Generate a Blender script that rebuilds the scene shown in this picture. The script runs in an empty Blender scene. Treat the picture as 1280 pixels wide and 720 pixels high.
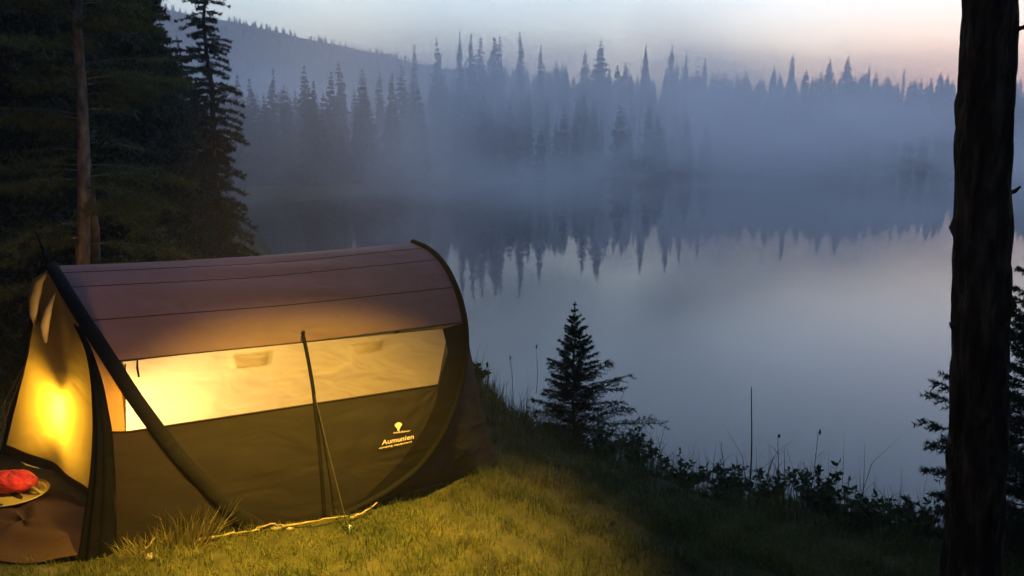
import bpy, math, random
import numpy as np
from mathutils import Vector, Matrix
random.seed(7)
rng = np.random.default_rng(11)
C = bpy.context.scene.collection
PI = math.pi
rad = math.radians

# ------------------------------------------------------------------ camera model
FPX = 1000.0
PITCH = math.atan(182 / FPX)
CAM = np.array([0.0, 0.0, 2.2])
Fw = np.array([0, math.cos(PITCH), -math.sin(PITCH)])
Up = np.array([0, math.sin(PITCH), math.cos(PITCH)])
Rt = np.array([1.0, 0, 0])
def ray(px, py):
    d = Fw + (px - 640) / FPX * Rt + (360 - py) / FPX * Up
    return d / np.linalg.norm(d)
def at_z(px, py, z=0.0):
    d = ray(px, py); return CAM + d * ((z - CAM[2]) / d[2])
def at_y(px, py, Y):
    d = ray(px, py); return CAM + d * ((Y - CAM[1]) / d[1])

# ------------------------------------------------------------------ mesh helpers
class MB:
    def __init__(s): s.v = []; s.f = []
    def add(s, vs, fs):
        b = len(s.v)
        s.v += [tuple(map(float, p)) for p in vs]
        s.f += [tuple(i + b for i in f) for f in fs]
    def tube(s, pts, r, n=8, cap=True):
        pts = [np.array(p, float) for p in pts]
        m = len(pts)
        rs = r if hasattr(r, '__len__') else [r] * m
        vs = []; up = None
        for i in range(m):
            t = pts[min(i + 1, m - 1)] - pts[max(i - 1, 0)]
            t = t / (np.linalg.norm(t) + 1e-9)
            if up is None:
                up = np.array([0, 0, 1.0]) if abs(t[2]) < .9 else np.array([1.0, 0, 0])
            a = np.cross(up, t); a /= np.linalg.norm(a) + 1e-9
            b = np.cross(t, a); up = b
            for k in range(n):
                q = 2 * PI * k / n
                vs.append(pts[i] + rs[i] * (math.cos(q) * a + math.sin(q) * b))
        fs = [(i * n + k, i * n + (k + 1) % n, (i + 1) * n + (k + 1) % n, (i + 1) * n + k) for i in range(m - 1) for k in range(n)]
        if cap:
            fs.append(tuple(range(n - 1, -1, -1))); fs.append(tuple((m - 1) * n + k for k in range(n)))
        s.add(vs, fs)
    def lathe(s, prof, c=(0, 0, 0), n=20):
        vs = [(c[0] + r * math.cos(2 * PI * k / n), c[1] + r * math.sin(2 * PI * k / n), c[2] + z) for r, z in prof for k in range(n)]
        fs = [(i * n + k, i * n + (k + 1) % n, (i + 1) * n + (k + 1) % n, (i + 1) * n + k) for i in range(len(prof) - 1) for k in range(n)]
        s.add(vs, fs)
    def grid(s, P):
        P = np.asarray(P); m, n = P.shape[:2]
        s.add(P.reshape(-1, 3), [(i * n + j, i * n + j + 1, (i + 1) * n + j + 1, (i + 1) * n + j) for i in range(m - 1) for j in range(n - 1)])
    def build(s, name, mat, parent=None, smooth=True):
        return link(name, mesh_from(name, s.v, s.f, mat, smooth), parent)
def mesh_from(name, v, f, mat, smooth=True):
    me = bpy.data.meshes.new(name)
    me.from_pydata([tuple(p) for p in v], [], f)
    me.materials.append(mat)
    if smooth: me.polygons.foreach_set('use_smooth', [True] * len(me.polygons))
    me.update(); return me
def link(name, me, parent=None, loc=(0, 0, 0)):
    o = bpy.data.objects.new(name, me); C.objects.link(o); o.location = loc
    if parent: o.parent = parent; 
    return o
def np_mesh(name, V, F, mat, smooth=False):
    """V (n,3), F (m,k) constant k"""
    me = bpy.data.meshes.new(name)
    V = np.ascontiguousarray(V, dtype=np.float32); F = np.ascontiguousarray(F, dtype=np.int32)
    m, k = F.shape
    me.vertices.add(len(V)); me.vertices.foreach_set('co', V.ravel())
    me.loops.add(m * k); me.loops.foreach_set('vertex_index', F.ravel())
    me.polygons.add(m)
    me.polygons.foreach_set('loop_start', np.arange(0, m * k, k, dtype=np.int32))
    me.polygons.foreach_set('loop_total', np.full(m, k, dtype=np.int32))
    me.materials.append(mat)
    if smooth: me.polygons.foreach_set('use_smooth', np.ones(m, dtype=bool))
    me.update(calc_edges=True); return me
def thing(name, label, cat, loc=(0, 0, 0), group=None):
    o = bpy.data.objects.new(name, None); C.objects.link(o); o.location = loc
    o['label'] = label; o['category'] = cat
    if group: o['group'] = group
    o.empty_display_size = .2
    return o
def tag(o, label=None, cat=None, group=None, kind=None):
    if label: o['label'] = label
    if cat: o['category'] = cat
    if group: o['group'] = group
    if kind: o['kind'] = kind
    return o

# ------------------------------------------------------------------ materials
def new_mat(name):
    m = bpy.data.materials.new(name); m.use_nodes = True
    nt = m.node_tree; nt.nodes.clear()
    out = nt.nodes.new('ShaderNodeOutputMaterial')
    return m, nt, out
def N(nt, typ, **kw):
    n = nt.nodes.new(typ)
    for k, v in kw.items():
        if k.startswith('_'): setattr(n, k[1:], v)
        else: n.inputs[k.replace('__', ' ')].default_value = v
    return n
def noise_col(nt, scale, cols, detail=4, coord='Object', dist=0, vec_scale=None):
    tc = N(nt, 'ShaderNodeTexCoord')
    nz = N(nt, 'ShaderNodeTexNoise', Scale=scale, Detail=detail, Distortion=dist)
    src = tc.outputs[coord]
    if vec_scale:
        mp = N(nt, 'ShaderNodeMapping'); mp.inputs['Scale'].default_value = vec_scale
        nt.links.new(src, mp.inputs[0]); src = mp.outputs[0]
    nt.links.new(src, nz.inputs['Vector'])
    cr = N(nt, 'ShaderNodeValToRGB')
    e = cr.color_ramp.elements
    e[0].position = .3; e[1].position = .7
    e[0].color = (*cols[0], 1); e[1].color = (*cols[-1], 1)
    for i, c in enumerate(cols[1:-1]):
        x = e.new(.3 + .4 * (i + 1) / (len(cols) - 1)); x.color = (*c, 1)
    nt.links.new(nz.outputs['Fac'], cr.inputs[0])
    return cr.outputs[0], nz.outputs['Fac'], src
def add_bump(nt, h, strength, dist, target):
    b = N(nt, 'ShaderNodeBump', Strength=strength, Distance=dist)
    nt.links.new(h, b.inputs['Height']); nt.links.new(b.outputs[0], target)
    return b
def simple(name, cols, scale=8, rough=.8, bump=0, bdist=.01, spec=.3, vec_scale=None, detail=5, metallic=0, transl=0, tcol=None):
    m, nt, out = new_mat(name)
    col, h, _ = noise_col(nt, scale, cols, detail, vec_scale=vec_scale)
    p = N(nt, 'ShaderNodeBsdfPrincipled', Roughness=rough, Metallic=metallic)
    p.inputs['Specular IOR Level'].default_value = spec
    nt.links.new(col, p.inputs['Base Color'])
    if bump: add_bump(nt, h, bump, bdist, p.inputs['Normal'])
    last = p.outputs[0]
    if transl:
        t = N(nt, 'ShaderNodeBsdfTranslucent')
        if tcol: t.inputs[0].default_value = (*tcol, 1)
        else: nt.links.new(col, t.inputs[0])
        mx = N(nt, 'ShaderNodeMixShader', Fac=transl)
        nt.links.new(last, mx.inputs[1]); nt.links.new(t.outputs[0], mx.inputs[2]); last = mx.outputs[0]
    nt.links.new(last, out.inputs[0])
    return m
def fabric(name, col, tcol, tfac=.5, rough=.65, wrinkle=.5, spec=.25, stain=.12, wscale=3.0, sheen=.15):
    m, nt, out = new_mat(name)
    c0 = tuple(x * (1 - stain) for x in col); c1 = tuple(min(1, x * (1 + stain)) for x in col)
    colo, h, src = noise_col(nt, 2.3, [c0, c1], 5, dist=.6)
    p = N(nt, 'ShaderNodeBsdfPrincipled', Roughness=rough)
    p.inputs['Specular IOR Level'].default_value = spec
    p.inputs['Sheen Weight'].default_value = sheen
    nt.links.new(colo, p.inputs['Base Color'])
    mp = N(nt, 'ShaderNodeMapping'); mp.inputs['Scale'].default_value = (1, 1, 2.2); mp.inputs['Rotation'].default_value = (.3, .5, .2)
    nt.links.new(src, mp.inputs[0])
    w = N(nt, 'ShaderNodeTexNoise', Scale=wscale, Detail=2, Distortion=.5)
    nt.links.new(mp.outputs[0], w.inputs['Vector'])
    weave = N(nt, 'ShaderNodeTexNoise', Scale=260, Detail=2)
    nt.links.new(src, weave.inputs['Vector'])
    b1 = N(nt, 'ShaderNodeBump', Strength=wrinkle, Distance=.05); nt.links.new(w.outputs['Fac'], b1.inputs['Height'])
    b2 = N(nt, 'ShaderNodeBump', Strength=.25, Distance=.002); nt.links.new(weave.outputs['Fac'], b2.inputs['Height'])
    nt.links.new(b1.outputs[0], b2.inputs['Normal']); nt.links.new(b2.outputs[0], p.inputs['Normal'])
    t = N(nt, 'ShaderNodeBsdfTranslucent'); 
    mixc = N(nt, 'ShaderNodeMix', _data_type='RGBA', _blend_type='MIX')
    nt.links.new(w.outputs['Fac'], mixc.inputs[0])
    mixc.inputs[6].default_value = (*[x * .82 for x in tcol], 1); mixc.inputs[7].default_value = (*[min(1, x * 1.18) for x in tcol], 1)
    nt.links.new(mixc.outputs[2], t.inputs[0]); nt.links.new(b1.outputs[0], t.inputs['Normal'])
    mx = N(nt, 'ShaderNodeMixShader', Fac=tfac)
    nt.links.new(p.outputs[0], mx.inputs[1]); nt.links.new(t.outputs[0], mx.inputs[2])
    nt.links.new(mx.outputs[0], out.inputs[0])
    return m
def emit(name, col, s):
    m, nt, out = new_mat(name)
    e = N(nt, 'ShaderNodeEmission', Strength=s); e.inputs[0].default_value = (*col, 1)
    t = N(nt, 'ShaderNodeBsdfTransparent'); mx = N(nt, 'ShaderNodeMixShader', Fac=.5)
    nt.links.new(t.outputs[0], mx.inputs[1]); nt.links.new(e.outputs[0], mx.inputs[2])
    nt.links.new(mx.outputs[0], out.inputs[0]); return m

M = {}
M['rear'] = fabric('rear_fabric', (.10, .07, .05), (.38, .27, .10), .6, .6, .3)
M['roof'] = fabric('roof_fabric', (.26, .165, .19), (.046, .024, .016), .5, .55, .35)
M['window'] = fabric('window_fabric', (.24, .19, .13), (.30, .265, .24), .6, .5, .45, wscale=4)
M['tan'] = fabric('tan_fabric', (.30, .22, .12), (.11, .055, .010), .5, .6, .35)
M['door'] = fabric('door_fabric', (.34, .26, .14), (.16, .112, .012), .55, .6, .35, wscale=2.2)
M['body'] = fabric('body_fabric', (.030, .026, .024), (.0055, .0033, .0013), .5, .7, .3, spec=.1, sheen=.0)
M['bath'] = fabric('floor_fabric', (.048, .028, .017), (.004, .002, .001), .3, .95, .5, spec=.03, sheen=0)
M['pocket'] = fabric('pocket_fabric', (.5, .42, .3), (.85, .75, .5), .9, .5, .2)
M['black'] = fabric('black_fabric', (.005, .0045, .005), (.0005, .0004, .0003), .1, .8, .5, spec=.08, sheen=0)
M['sleeve'] = fabric('sleeve_fabric', (.008, .007, .007), (.0005, .0004, .0003), .1, .8, .5, spec=.08, sheen=0)
M['greyf'] = fabric('grey_fabric', (.03, .029, .033), (.01, .008, .006), .3, .8, .6, spec=.1, sheen=0)
M['seam'] = simple('seam_thread', [(.03, .02, .02), (.045, .03, .03)], 30, .8)
M['cord'] = simple('cord', [(.015, .015, .017), (.03, .028, .026)], 40, .7)
M['logo'] = simple('logo_print', [(.55, .45, .46), (.7, .58, .6)], 60, .6, transl=.1)
M['steel'] = simple('steel', [(.35, .35, .36), (.5, .5, .5)], 20, .35, metallic=.9)
M['green_metal'] = simple('green_enamel', [(.02, .05, .035), (.03, .07, .045)], 12, .4)
M['red'] = fabric('red_fabric', (.55, .03, .02), (.2, .01, .01), .2, .45, .6, wscale=9)
M['yellowp'] = fabric('yellow_fabric', (.55, .38, .06), (.2, .12, .02), .2, .45, .5, wscale=9)
M['dish'] = simple('dish_enamel', [(.30, .24, .04), (.42, .33, .06)], 10, .4)
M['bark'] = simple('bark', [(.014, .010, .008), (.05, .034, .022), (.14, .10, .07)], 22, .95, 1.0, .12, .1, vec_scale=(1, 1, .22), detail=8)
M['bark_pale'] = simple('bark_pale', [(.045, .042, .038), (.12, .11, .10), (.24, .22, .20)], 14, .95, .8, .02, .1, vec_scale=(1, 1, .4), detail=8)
M['twig'] = simple('dead_wood', [(.12, .085, .05), (.30, .23, .14)], 25, .9, .6, .01, .1)
M['stalk'] = simple('stalk', [(.05, .04, .025), (.11, .085, .05)], 25, .9)
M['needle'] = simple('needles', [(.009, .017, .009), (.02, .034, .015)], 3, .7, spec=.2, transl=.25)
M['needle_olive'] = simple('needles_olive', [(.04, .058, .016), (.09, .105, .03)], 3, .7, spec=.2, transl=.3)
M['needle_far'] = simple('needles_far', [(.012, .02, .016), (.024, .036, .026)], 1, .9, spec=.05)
M['leaf'] = simple('leaves', [(.02, .035, .012), (.05, .065, .022)], 6, .7, spec=.3, transl=.3)
M['seedhead'] = simple('seed_head', [(.05, .035, .02), (.1, .075, .045)], 30, .9)
M['stone'] = simple('stone', [(.10, .09, .08), (.24, .21, .18)], 18, .9, .6, .01)

def grass_mat():
    m, nt, out = new_mat('grass')
    tc = N(nt, 'ShaderNodeTexCoord')
    n1 = N(nt, 'ShaderNodeTexNoise', Scale=1.6, Detail=5); nt.links.new(tc.outputs['Object'], n1.inputs['Vector'])
    n2 = N(nt, 'ShaderNodeTexNoise', Scale=40, Detail=2); nt.links.new(tc.outputs['Object'], n2.inputs['Vector'])
    ad = N(nt, 'ShaderNodeMath', _operation='MULTIPLY_ADD'); nt.links.new(n2.outputs['Fac'], ad.inputs[0]); ad.inputs[1].default_value = .6
    nt.links.new(n1.outputs['Fac'], ad.inputs[2])
    cr = N(nt, 'ShaderNodeValToRGB'); e = cr.color_ramp.elements
    e[0].position = .58; e[0].color = (.022, .040, .008, 1); e[1].position = 1.0; e[1].color = (.15, .135, .035, 1)
    x = e.new(.78); x.color = (.06, .08, .014, 1)
    nt.links.new(ad.outputs[0], cr.inputs[0])
    p = N(nt, 'ShaderNodeBsdfPrincipled', Roughness=.6); p.inputs['Specular IOR Level'].default_value = .25
    t = N(nt, 'ShaderNodeBsdfTranslucent'); mx = N(nt, 'ShaderNodeMixShader', Fac=.3)
    nt.links.new(cr.outputs[0], p.inputs['Base Color']); nt.links.new(cr.outputs[0], t.inputs[0])
    nt.links.new(p.outputs[0], mx.inputs[1]); nt.links.new(t.outputs[0], mx.inputs[2]); nt.links.new(mx.outputs[0], out.inputs[0])
    return m
M['grass'] = grass_mat()
M['soil'] = simple('soil', [(.014, .014, .006), (.035, .034, .012), (.05, .045, .02)], 5, .95, .8, .03, .1, detail=8)
def water_mat():
    m, nt, out = new_mat('lake_water')
    tc = N(nt, 'ShaderNodeTexCoord')
    mp = N(nt, 'ShaderNodeMapping'); mp.inputs['Scale'].default_value = (1, .35, 1); nt.links.new(tc.outputs['Object'], mp.inputs[0])
    nz = N(nt, 'ShaderNodeTexNoise', Scale=.9, Detail=3); nt.links.new(mp.outputs[0], nz.inputs['Vector'])
    p = N(nt, 'ShaderNodeBsdfPrincipled', Roughness=.02, IOR=1.333); p.inputs['Base Color'].default_value = (.006, .010, .014, 1)
    p.inputs['Specular IOR Level'].default_value = .5
    add_bump(nt, nz.outputs['Fac'], .03, .02, p.inputs['Normal'])
    nt.links.new(p.outputs[0], out.inputs[0]); return m
M['water'] = water_mat()

# ------------------------------------------------------------------ terrain
WATER = -1.4
LAKE = np.array([(420, 3), (40, 3.6), (12, 4.4), (6, 4.9), (3.2, 5.5), (2.3, 5.9), (1.2, 7.1), (.3, 8.7), (-.5, 9.8), (-2.5, 11.2), (-4.3, 13), (-5.3, 17), (-6.6, 22), (-9, 29),
                 (-13.5, 38), (-17, 46), (-16, 52), (-12.5, 56), (-8, 62), (-3, 71), (4, 82), (20, 98), (40, 110), (80, 125), (160, 140), (420, 190)], float)
def lake_dist(x, y):
    """signed distance to shoreline, positive on land"""
    x = np.asarray(x, float); y = np.asarray(y, float)
    d = np.full(x.shape, 1e9); inside = np.zeros(x.shape, bool)
    n = len(LAKE)
    for i in range(n):
        a = LAKE[i]; b = LAKE[(i + 1) % n]
        e = b - a; wx = x - a[0]; wy = y - a[1]
        t = np.clip((wx * e[0] + wy * e[1]) / (e @ e), 0, 1)
        d = np.minimum(d, np.hypot(wx - t * e[0], wy - t * e[1]))
        c = ((a[1] > y) != (b[1] > y)) & (x < (b[0] - a[0]) * (y - a[1]) / (b[1] - a[1] + 1e-12) + a[0])
        inside ^= c
    return np.where(inside, -d, d)
def sm(a, b, x):
    t = np.clip((x - a) / (b - a), 0, 1); return t * t * (3 - 2 * t)
def wob(x, y, s, k=0):
    return (np.sin(x * s + 1.3 + k) * np.cos(y * s * 1.13 + .7 - k) + .5 * np.sin(x * s * 2.3 + y * s * 1.7 + 2.1 + k) + .25 * np.cos(x * s * 4.9 - y * s * 4.1 + k)) / 1.75
RID_PX = np.array([-900, 0, 250, 470, 520, 560, 620, 700, 850, 1000, 1150, 1300, 1700, 3000], float)
RID_Z = np.array([3, 3, 1.0, 1.5, 5.0, 8.5, 9.0, 9.5, 9.5, 10, 10.5, 11.5, 13, 13], float)   # ground height at the forest crest
HIL_PX = np.array([-900, 0, 200, 300, 400, 480, 560, 700, 900, 3000], float)
HIL_Y = np.array([60, 45, 33, 44, 62, 75, 95, 120, 135, 140], float)
def height(x, y):
    x = np.asarray(x, float); y = np.asarray(y, float)
    d = lake_dist(x, y)
    px = 640 + FPX * x / np.maximum(y, 1.0); px = np.where(y < 1, np.where(x < 0, -900, 3000), px)
    r = np.hypot(x, y)
    under = WATER - 1.2 * sm(0, 3, -d)
    bankw = 1.5 + .5 * wob(x, y, .9)
    near = WATER + 1.4 * sm(0, 1, d / bankw) + .03 * wob(x, y, 2.1) + .015 * wob(x, y, 7)
    crest = np.interp(px, RID_PX, RID_Z)
    farh = WATER + .5 * sm(0, 2, d) + (crest + .9) * sm(2, 58, d) + 1.2 * wob(x, y, .07) * sm(5, 40, d)
    wfar = sm(26, 42, r)
    land = near * (1 - wfar) + farh * wfar
    hill = 2.2 + (178 - np.interp(px, HIL_PX, HIL_Y)) / 1000 * 400
    hill = hill * sm(190, 400, r) * (1 - .6 * sm(400, 700, r)) + 2.0 * wob(x, y, .03) * sm(200, 400, r)
    land = np.where(r > 190, np.maximum(land, hill), land)
    return np.where(d < 0, under, land)
rr = np.concatenate([np.geomspace(.4, 14, 190), np.geomspace(14.3, 700, 170)])
az = np.concatenate([np.linspace(-180, -48, 40, endpoint=False), np.linspace(-48, 48, 330, endpoint=False), np.linspace(48, 180, 40, endpoint=False)]) * PI / 180
RR, AZ = np.meshgrid(rr, az, indexing='ij')
GX = RR * np.sin(AZ); GY = RR * np.cos(AZ); GZ = height(GX, GY)
nr, na = RR.shape
V = np.concatenate([[[0, 0, 0]], np.stack([GX, GY, GZ], -1).reshape(-1, 3)])
i, j = np.meshgrid(np.arange(nr - 1), np.arange(na), indexing='ij'); j2 = (j + 1) % na
F = np.stack([1 + i * na + j, 1 + (i + 1) * na + j, 1 + (i + 1) * na + j2, 1 + i * na + j2], -1).reshape(-1, 4)
F = F[:, ::-1]
jj = np.arange(na); Fc = np.stack([np.zeros(na, int), 1 + jj, 1 + (jj + 1) % na, 1 + (jj + 1) % na], -1)
g_me = np_mesh('ground', V, F, M['soil'], True)
ground = link('ground', g_me); tag(ground, 'dark mossy ground of the lake bank and far shore', kind='structure')
def hz(x, y): return float(height(np.array([x]), np.array([y]))[0])

wb = MB(); wb.add([(-60, 2, WATER), (430, 2, WATER), (430, 200, WATER), (-60, 200, WATER)], [(0, 1, 2, 3)])
tag(wb.build('lake', M['water']), 'calm lake water mirroring the forest and the dusk sky', kind='structure')

# ------------------------------------------------------------------ tent
AX = rad(22)
ta = np.array([math.cos(AX), math.sin(AX), 0]); tn = np.array([-math.sin(AX), math.cos(AX), 0])
HA, HB, TW = 1.46, 1.50, .71
pA = None
def apex(px, py, H): return at_z(px, py, H)
A1 = apex(60, 334, HA); A2 = apex(520, 304, HB)
tc0 = (A1 + A2) / 2; tc0 = np.array([tc0[0], tc0[1], 0])
dd = A2 - A1; AX = math.atan2(dd[1], dd[0])
ta = np.array([math.cos(AX), math.sin(AX), 0]); tn = np.array([-math.sin(AX), math.cos(AX), 0])
UL = np.linalg.norm(dd[:2])
base_pts = [at_z(147, 690), at_z(310, 662), at_z(430, 645)]
TW = -np.mean([(p - tc0) @ tn for p in base_pts[1:]])
print('TENT axis deg', math.degrees(AX), 'len', UL, 'halfwidth', TW, 'centre', tc0, [((p - tc0) @ ta, (p - tc0) @ tn) for p in base_pts])
def Hu(u): return HA + (HB - HA) * (u / UL + .5)
def surf(u, t, off=0.0):
    H = Hu(u)
    v = -TW * math.cos(t); z = H * math.sin(t)
    if off:
        nv = -math.cos(t) / TW; nz = math.sin(t) / H; q = math.hypot(nv, nz)
        v += off * nv / q; z += off * nz / q
    p = tc0 + ta * u + tn * v; return np.array([p[0], p[1], z])
def px2ut(px, py, far=False):
    """pixel -> (u,t) on the tent's elliptical tunnel"""
    d = ray(px, py); best = None
    S = np.arange(2.5, 8.5, .004)
    P = CAM + d * S[:, None]
    u = (P - tc0) @ ta; v = (P - tc0) @ tn; z = P[:, 2]
    f = (v / TW) ** 2 + (z / (HA + (HB - HA) * (u / UL + .5))) ** 2 - 1
    ins = np.where(f < 0)[0]
    k = (ins[-1] if far else ins[0]) if len(ins) else int(np.argmin(f))
    if z[k] < 0:
        p = at_z(px, py); return float((p - tc0) @ ta), (PI if far else 0.0)
    return float(u[k]), float(math.atan2(max(z[k], 0) / Hu(u[k]), -v[k] / TW))
def poly(pts, far=False): return [px2ut(p[0], p[1], far) if len(p) == 2 else (float((at_z(p[0], p[1]) - tc0) @ ta), 0.0) for p in pts]
def resample(ut, n):
    a = np.array(ut); s = np.concatenate([[0], np.cumsum(np.hypot(a[1:, 0] - a[:-1, 0], a[1:, 1] - a[:-1, 1]))])
    q = np.linspace(0, s[-1], n)
    return np.stack([np.interp(q, s, a[:, 0]), np.interp(q, s, a[:, 1])], -1)
def smooth_ut(ut, n=60, it=6):
    r = resample(ut, n)
    for _ in range(it): r[1:-1] = (r[:-2] + r[2:] + 2 * r[1:-1]) / 4
    return r
def sag(s, amt): return -amt * math.sin(PI * s)
def patch(A, B, m, n, off=0.0, sg=0.0, rp=0.0):
    """ruled between two polylines in (u,t)"""
    a = resample(A, n); b = resample(B, n)
    return [[surf(*(a[j] * (1 - i / (m - 1)) + b[j] * (i / (m - 1))), off=off + sg * math.sin(PI * i / (m - 1)) * math.sin(PI * j / (n - 1)) + rp * math.sin(PI * i / (m - 1)) * (math.sin(j * .55 + i * .35) + .6 * math.sin(j * .23 - i * .5 + 1))) for j in range(n)] for i in range(m)]

hoop1 = poly([(322, 660, 'g')]) + poly([(290, 640), (263, 613), (232, 582), (204, 547), (168, 498), (139, 453), (103, 399), (82, 364), (66, 338)])
hoop2 = poly([(428, 645, 'g')]) + poly([(482, 616), (525, 584), (556, 540), (576, 485), (583, 440), (582, 405), (574, 370), (556, 332), (536, 312), (520, 306)])
hoop1.append((hoop1[-1][0] - .01, PI / 2)); hoop2.append((hoop2[-1][0], PI / 2))
hoop1 = smooth_ut(hoop1); hoop2 = smooth_ut(hoop2)
edgeL = poly([(66, 338), (80, 368), (97, 402), (115, 437), (130, 480), (141, 540), (145, 600)]) + poly([(147, 690, 'g')])
edgeL[0] = (hoop1[-1][0], PI / 2 * .98)
flapL = [(66, 338), (80, 370), (95, 404), (108, 440), (114, 480), (116, 540), (112, 600), (97, 697)]
farL = poly([(52, 345), (44, 390), (34, 450), (16, 520)], True) + [(float((at_z(-8, 590) - tc0) @ ta), PI)]
farL[0] = (hoop1[-1][0] - .01, PI / 2)
print('hoop1', [tuple(np.round(h, 2)) for h in hoop1[::10]]); print('hoop2', [tuple(np.round(h, 2)) for h in hoop2[::10]])
print('edgeL', np.round(edgeL, 2).tolist()); print('farL', np.round(farL, 2).tolist())
wt = poly([(157, 454), (583, 405)]); wtl = px2ut(157, 454); wbl = px2ut(157, 540); wtr = px2ut(560, 411); wbr = px2ut(547, 481)
sidetop = px2ut(138, 540)

TENT = thing('tent', 'glowing brown pop-up tent with a lit yellow window standing on the grass by the lake', 'tent', tuple(tc0))
LOC = np.array([tc0[0], tc0[1], 0])
def tpart(mb, name, mat, smooth=True):
    o = mb.build(name, mat, TENT, smooth); o.matrix_parent_inverse = Matrix.Translation(-Vector(LOC)); return o
# roof near half + far half down to t=150deg
u_of = lambda curve: (lambda t: float(np.interp(t, curve[:, 1][np.argsort(curve[:, 1])], curve[:, 0][np.argsort(curve[:, 1])])))
h1u = u_of(hoop1); h2u = u_of(hoop2); fLu = u_of(np.array(farL))
roofbl = px2ut(149, 452); roofbr = px2ut(583, 403)
nrow, ncol = 34, 60
rows = []
for i in range(nrow):
    f = i / (nrow - 1)
    tl = roofbl[1] + (PI / 2 - roofbl[1]) * f; tr = roofbr[1] + (PI / 2 - roofbr[1]) * f
    rows.append([(h1u(tl) * (1 - s) + h2u(tr) * s, tl * (1 - s) + tr * s) for s in np.linspace(0, 1, ncol)])
def off_roof(i, j):
    s = j / (ncol - 1)
    near = math.exp(-min(abs(i / (nrow - 1) - q) for q in (0, .30, .58, .80)) * 30)
    return -.024 * math.sin(PI * s) + (.004 * math.sin(i * .7 + s * 9) + .0035 * near * math.sin(j * 1.9 + i) - .006 * near) * math.sin(PI * s)
mb = MB(); mb.grid([[surf(*rows[i][j], off=.006 + off_roof(i, j)) for j in range(ncol)] for i in range(nrow)])
tpart(mb, 'roof', M['roof'])
mb = MB()
frow = []
for i in range(40):
    t = PI / 2 + PI / 2 * i / 39
    uR = h2u(PI - t); uL = fLu(t) if i > 2 else h1u(PI / 2) - .002 * i
    frow.append([surf(uL * (1 - s) + uR * s, t, off=.006 * (i == 0) - .022 * math.sin(PI * s)) for s in np.linspace(0, 1, 50)])
mb.grid(frow); tpart(mb, 'rear_wall', M['rear'])
# seams on the roof
for fr, w in ((.30, .0026), (.58, .0022), (.80, .0022)):
    i = int(fr * (nrow - 1)); mb = MB()
    mb.tube([surf(*rows[i][j], off=.007 + off_roof(i, j)) for j in range(ncol)], w, 5); tpart(mb, 'seam', M['seam'])
i = 0; mb = MB(); mb.tube([surf(*rows[i][j], off=.006 + off_roof(i, j)) for j in range(ncol)], .006, 6); tpart(mb, 'hem', M['seam'])
# side wall sliver left of the window
mb = MB(); mb.grid(patch([(hoop1[-1][0], PI / 2 * .97)] + poly([(80, 368), (97, 402), (115, 437), (130, 480), (141, 540)]), [(hoop1[-1][0] + .01, PI / 2 * .97)] + poly([(92, 375), (132, 436), (157, 456), (157, 540)]), 8, 40)); tpart(mb, 'side_panel', M['tan'])
# window
mb = MB(); mb.grid(patch([roofbl] + [tuple(x) for x in poly([(157, 454), (560, 411)])][1:], poly([(157, 540), (547, 481)]), 24, 80, off=.001, sg=.008, rp=.0012))
win = tpart(mb, 'window', M['window'])
# window top line is the roof's lower edge, keep them together
mb = MB(); mb.tube([surf(*p, off=.004) for p in resample(poly([(138, 540), (157, 540), (547, 481)]), 40)], .0045, 6); tpart(mb, 'hem', M['seam'])
mb = MB(); mb.tube([surf(*p, off=.004) for p in resample(poly([(157, 455), (157, 540)]), 10)], .003, 6); tpart(mb, 'hem', M['seam'])
def blank(pxs, name, mat, off):
    ut = poly(pxs); mb = MB(); mb.grid(patch([ut[0], ut[1]], [ut[3], ut[2]], 5, 10, off=off)); return tpart(mb, name, mat)
blank([(284, 446), (332, 441), (328, 459), (288, 464)], 'pocket', M['pocket'], -.02)
blank([(434, 431), (473, 427), (470, 440), (438, 445)], 'pocket', M['pocket'], -.02)
mb = MB(); mb.tube([surf(*px2ut(172, 452), off=.012), surf(*px2ut(172, 461), off=.016), surf(*px2ut(174, 472), off=.014)], [.004, .006, .005], 8); tpart(mb, 'zip_pull', M['black'])
# lower body panel
Bd = [(551, 478), (548, 500), (530, 535), (505, 572), (478, 600), (455, 622), (430, 640)]
low_b = poly([(147, 690, 'g'), (230, 676, 'g'), (310, 662, 'g'), (370, 654, 'g'), (425, 645, 'g')]) + poly([(455, 622), (478, 600), (505, 572), (530, 535), (546, 500), (548, 482)])
low_t = poly([(138, 540), (157, 540), (547, 481), (548, 481)])
mb = MB(); mb.grid(patch(low_t, low_b, 40, 110, sg=.012, rp=.0022)); tpart(mb, 'lower_panel', M['body'])
# dark panel between body and second hoop
inner = poly([(425, 645, 'g')]) + poly([(455, 622), (478, 600), (505, 572), (530, 535), (546, 500), (548, 481), (560, 440), (553, 411)])
outer = [tuple(p) for p in hoop2 if p[1] <= roofbr[1]]
mb = MB(); mb.grid(patch(inner, outer, 8, 50, off=.002)); tpart(mb, 'corner_panel', M['black'])
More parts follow.
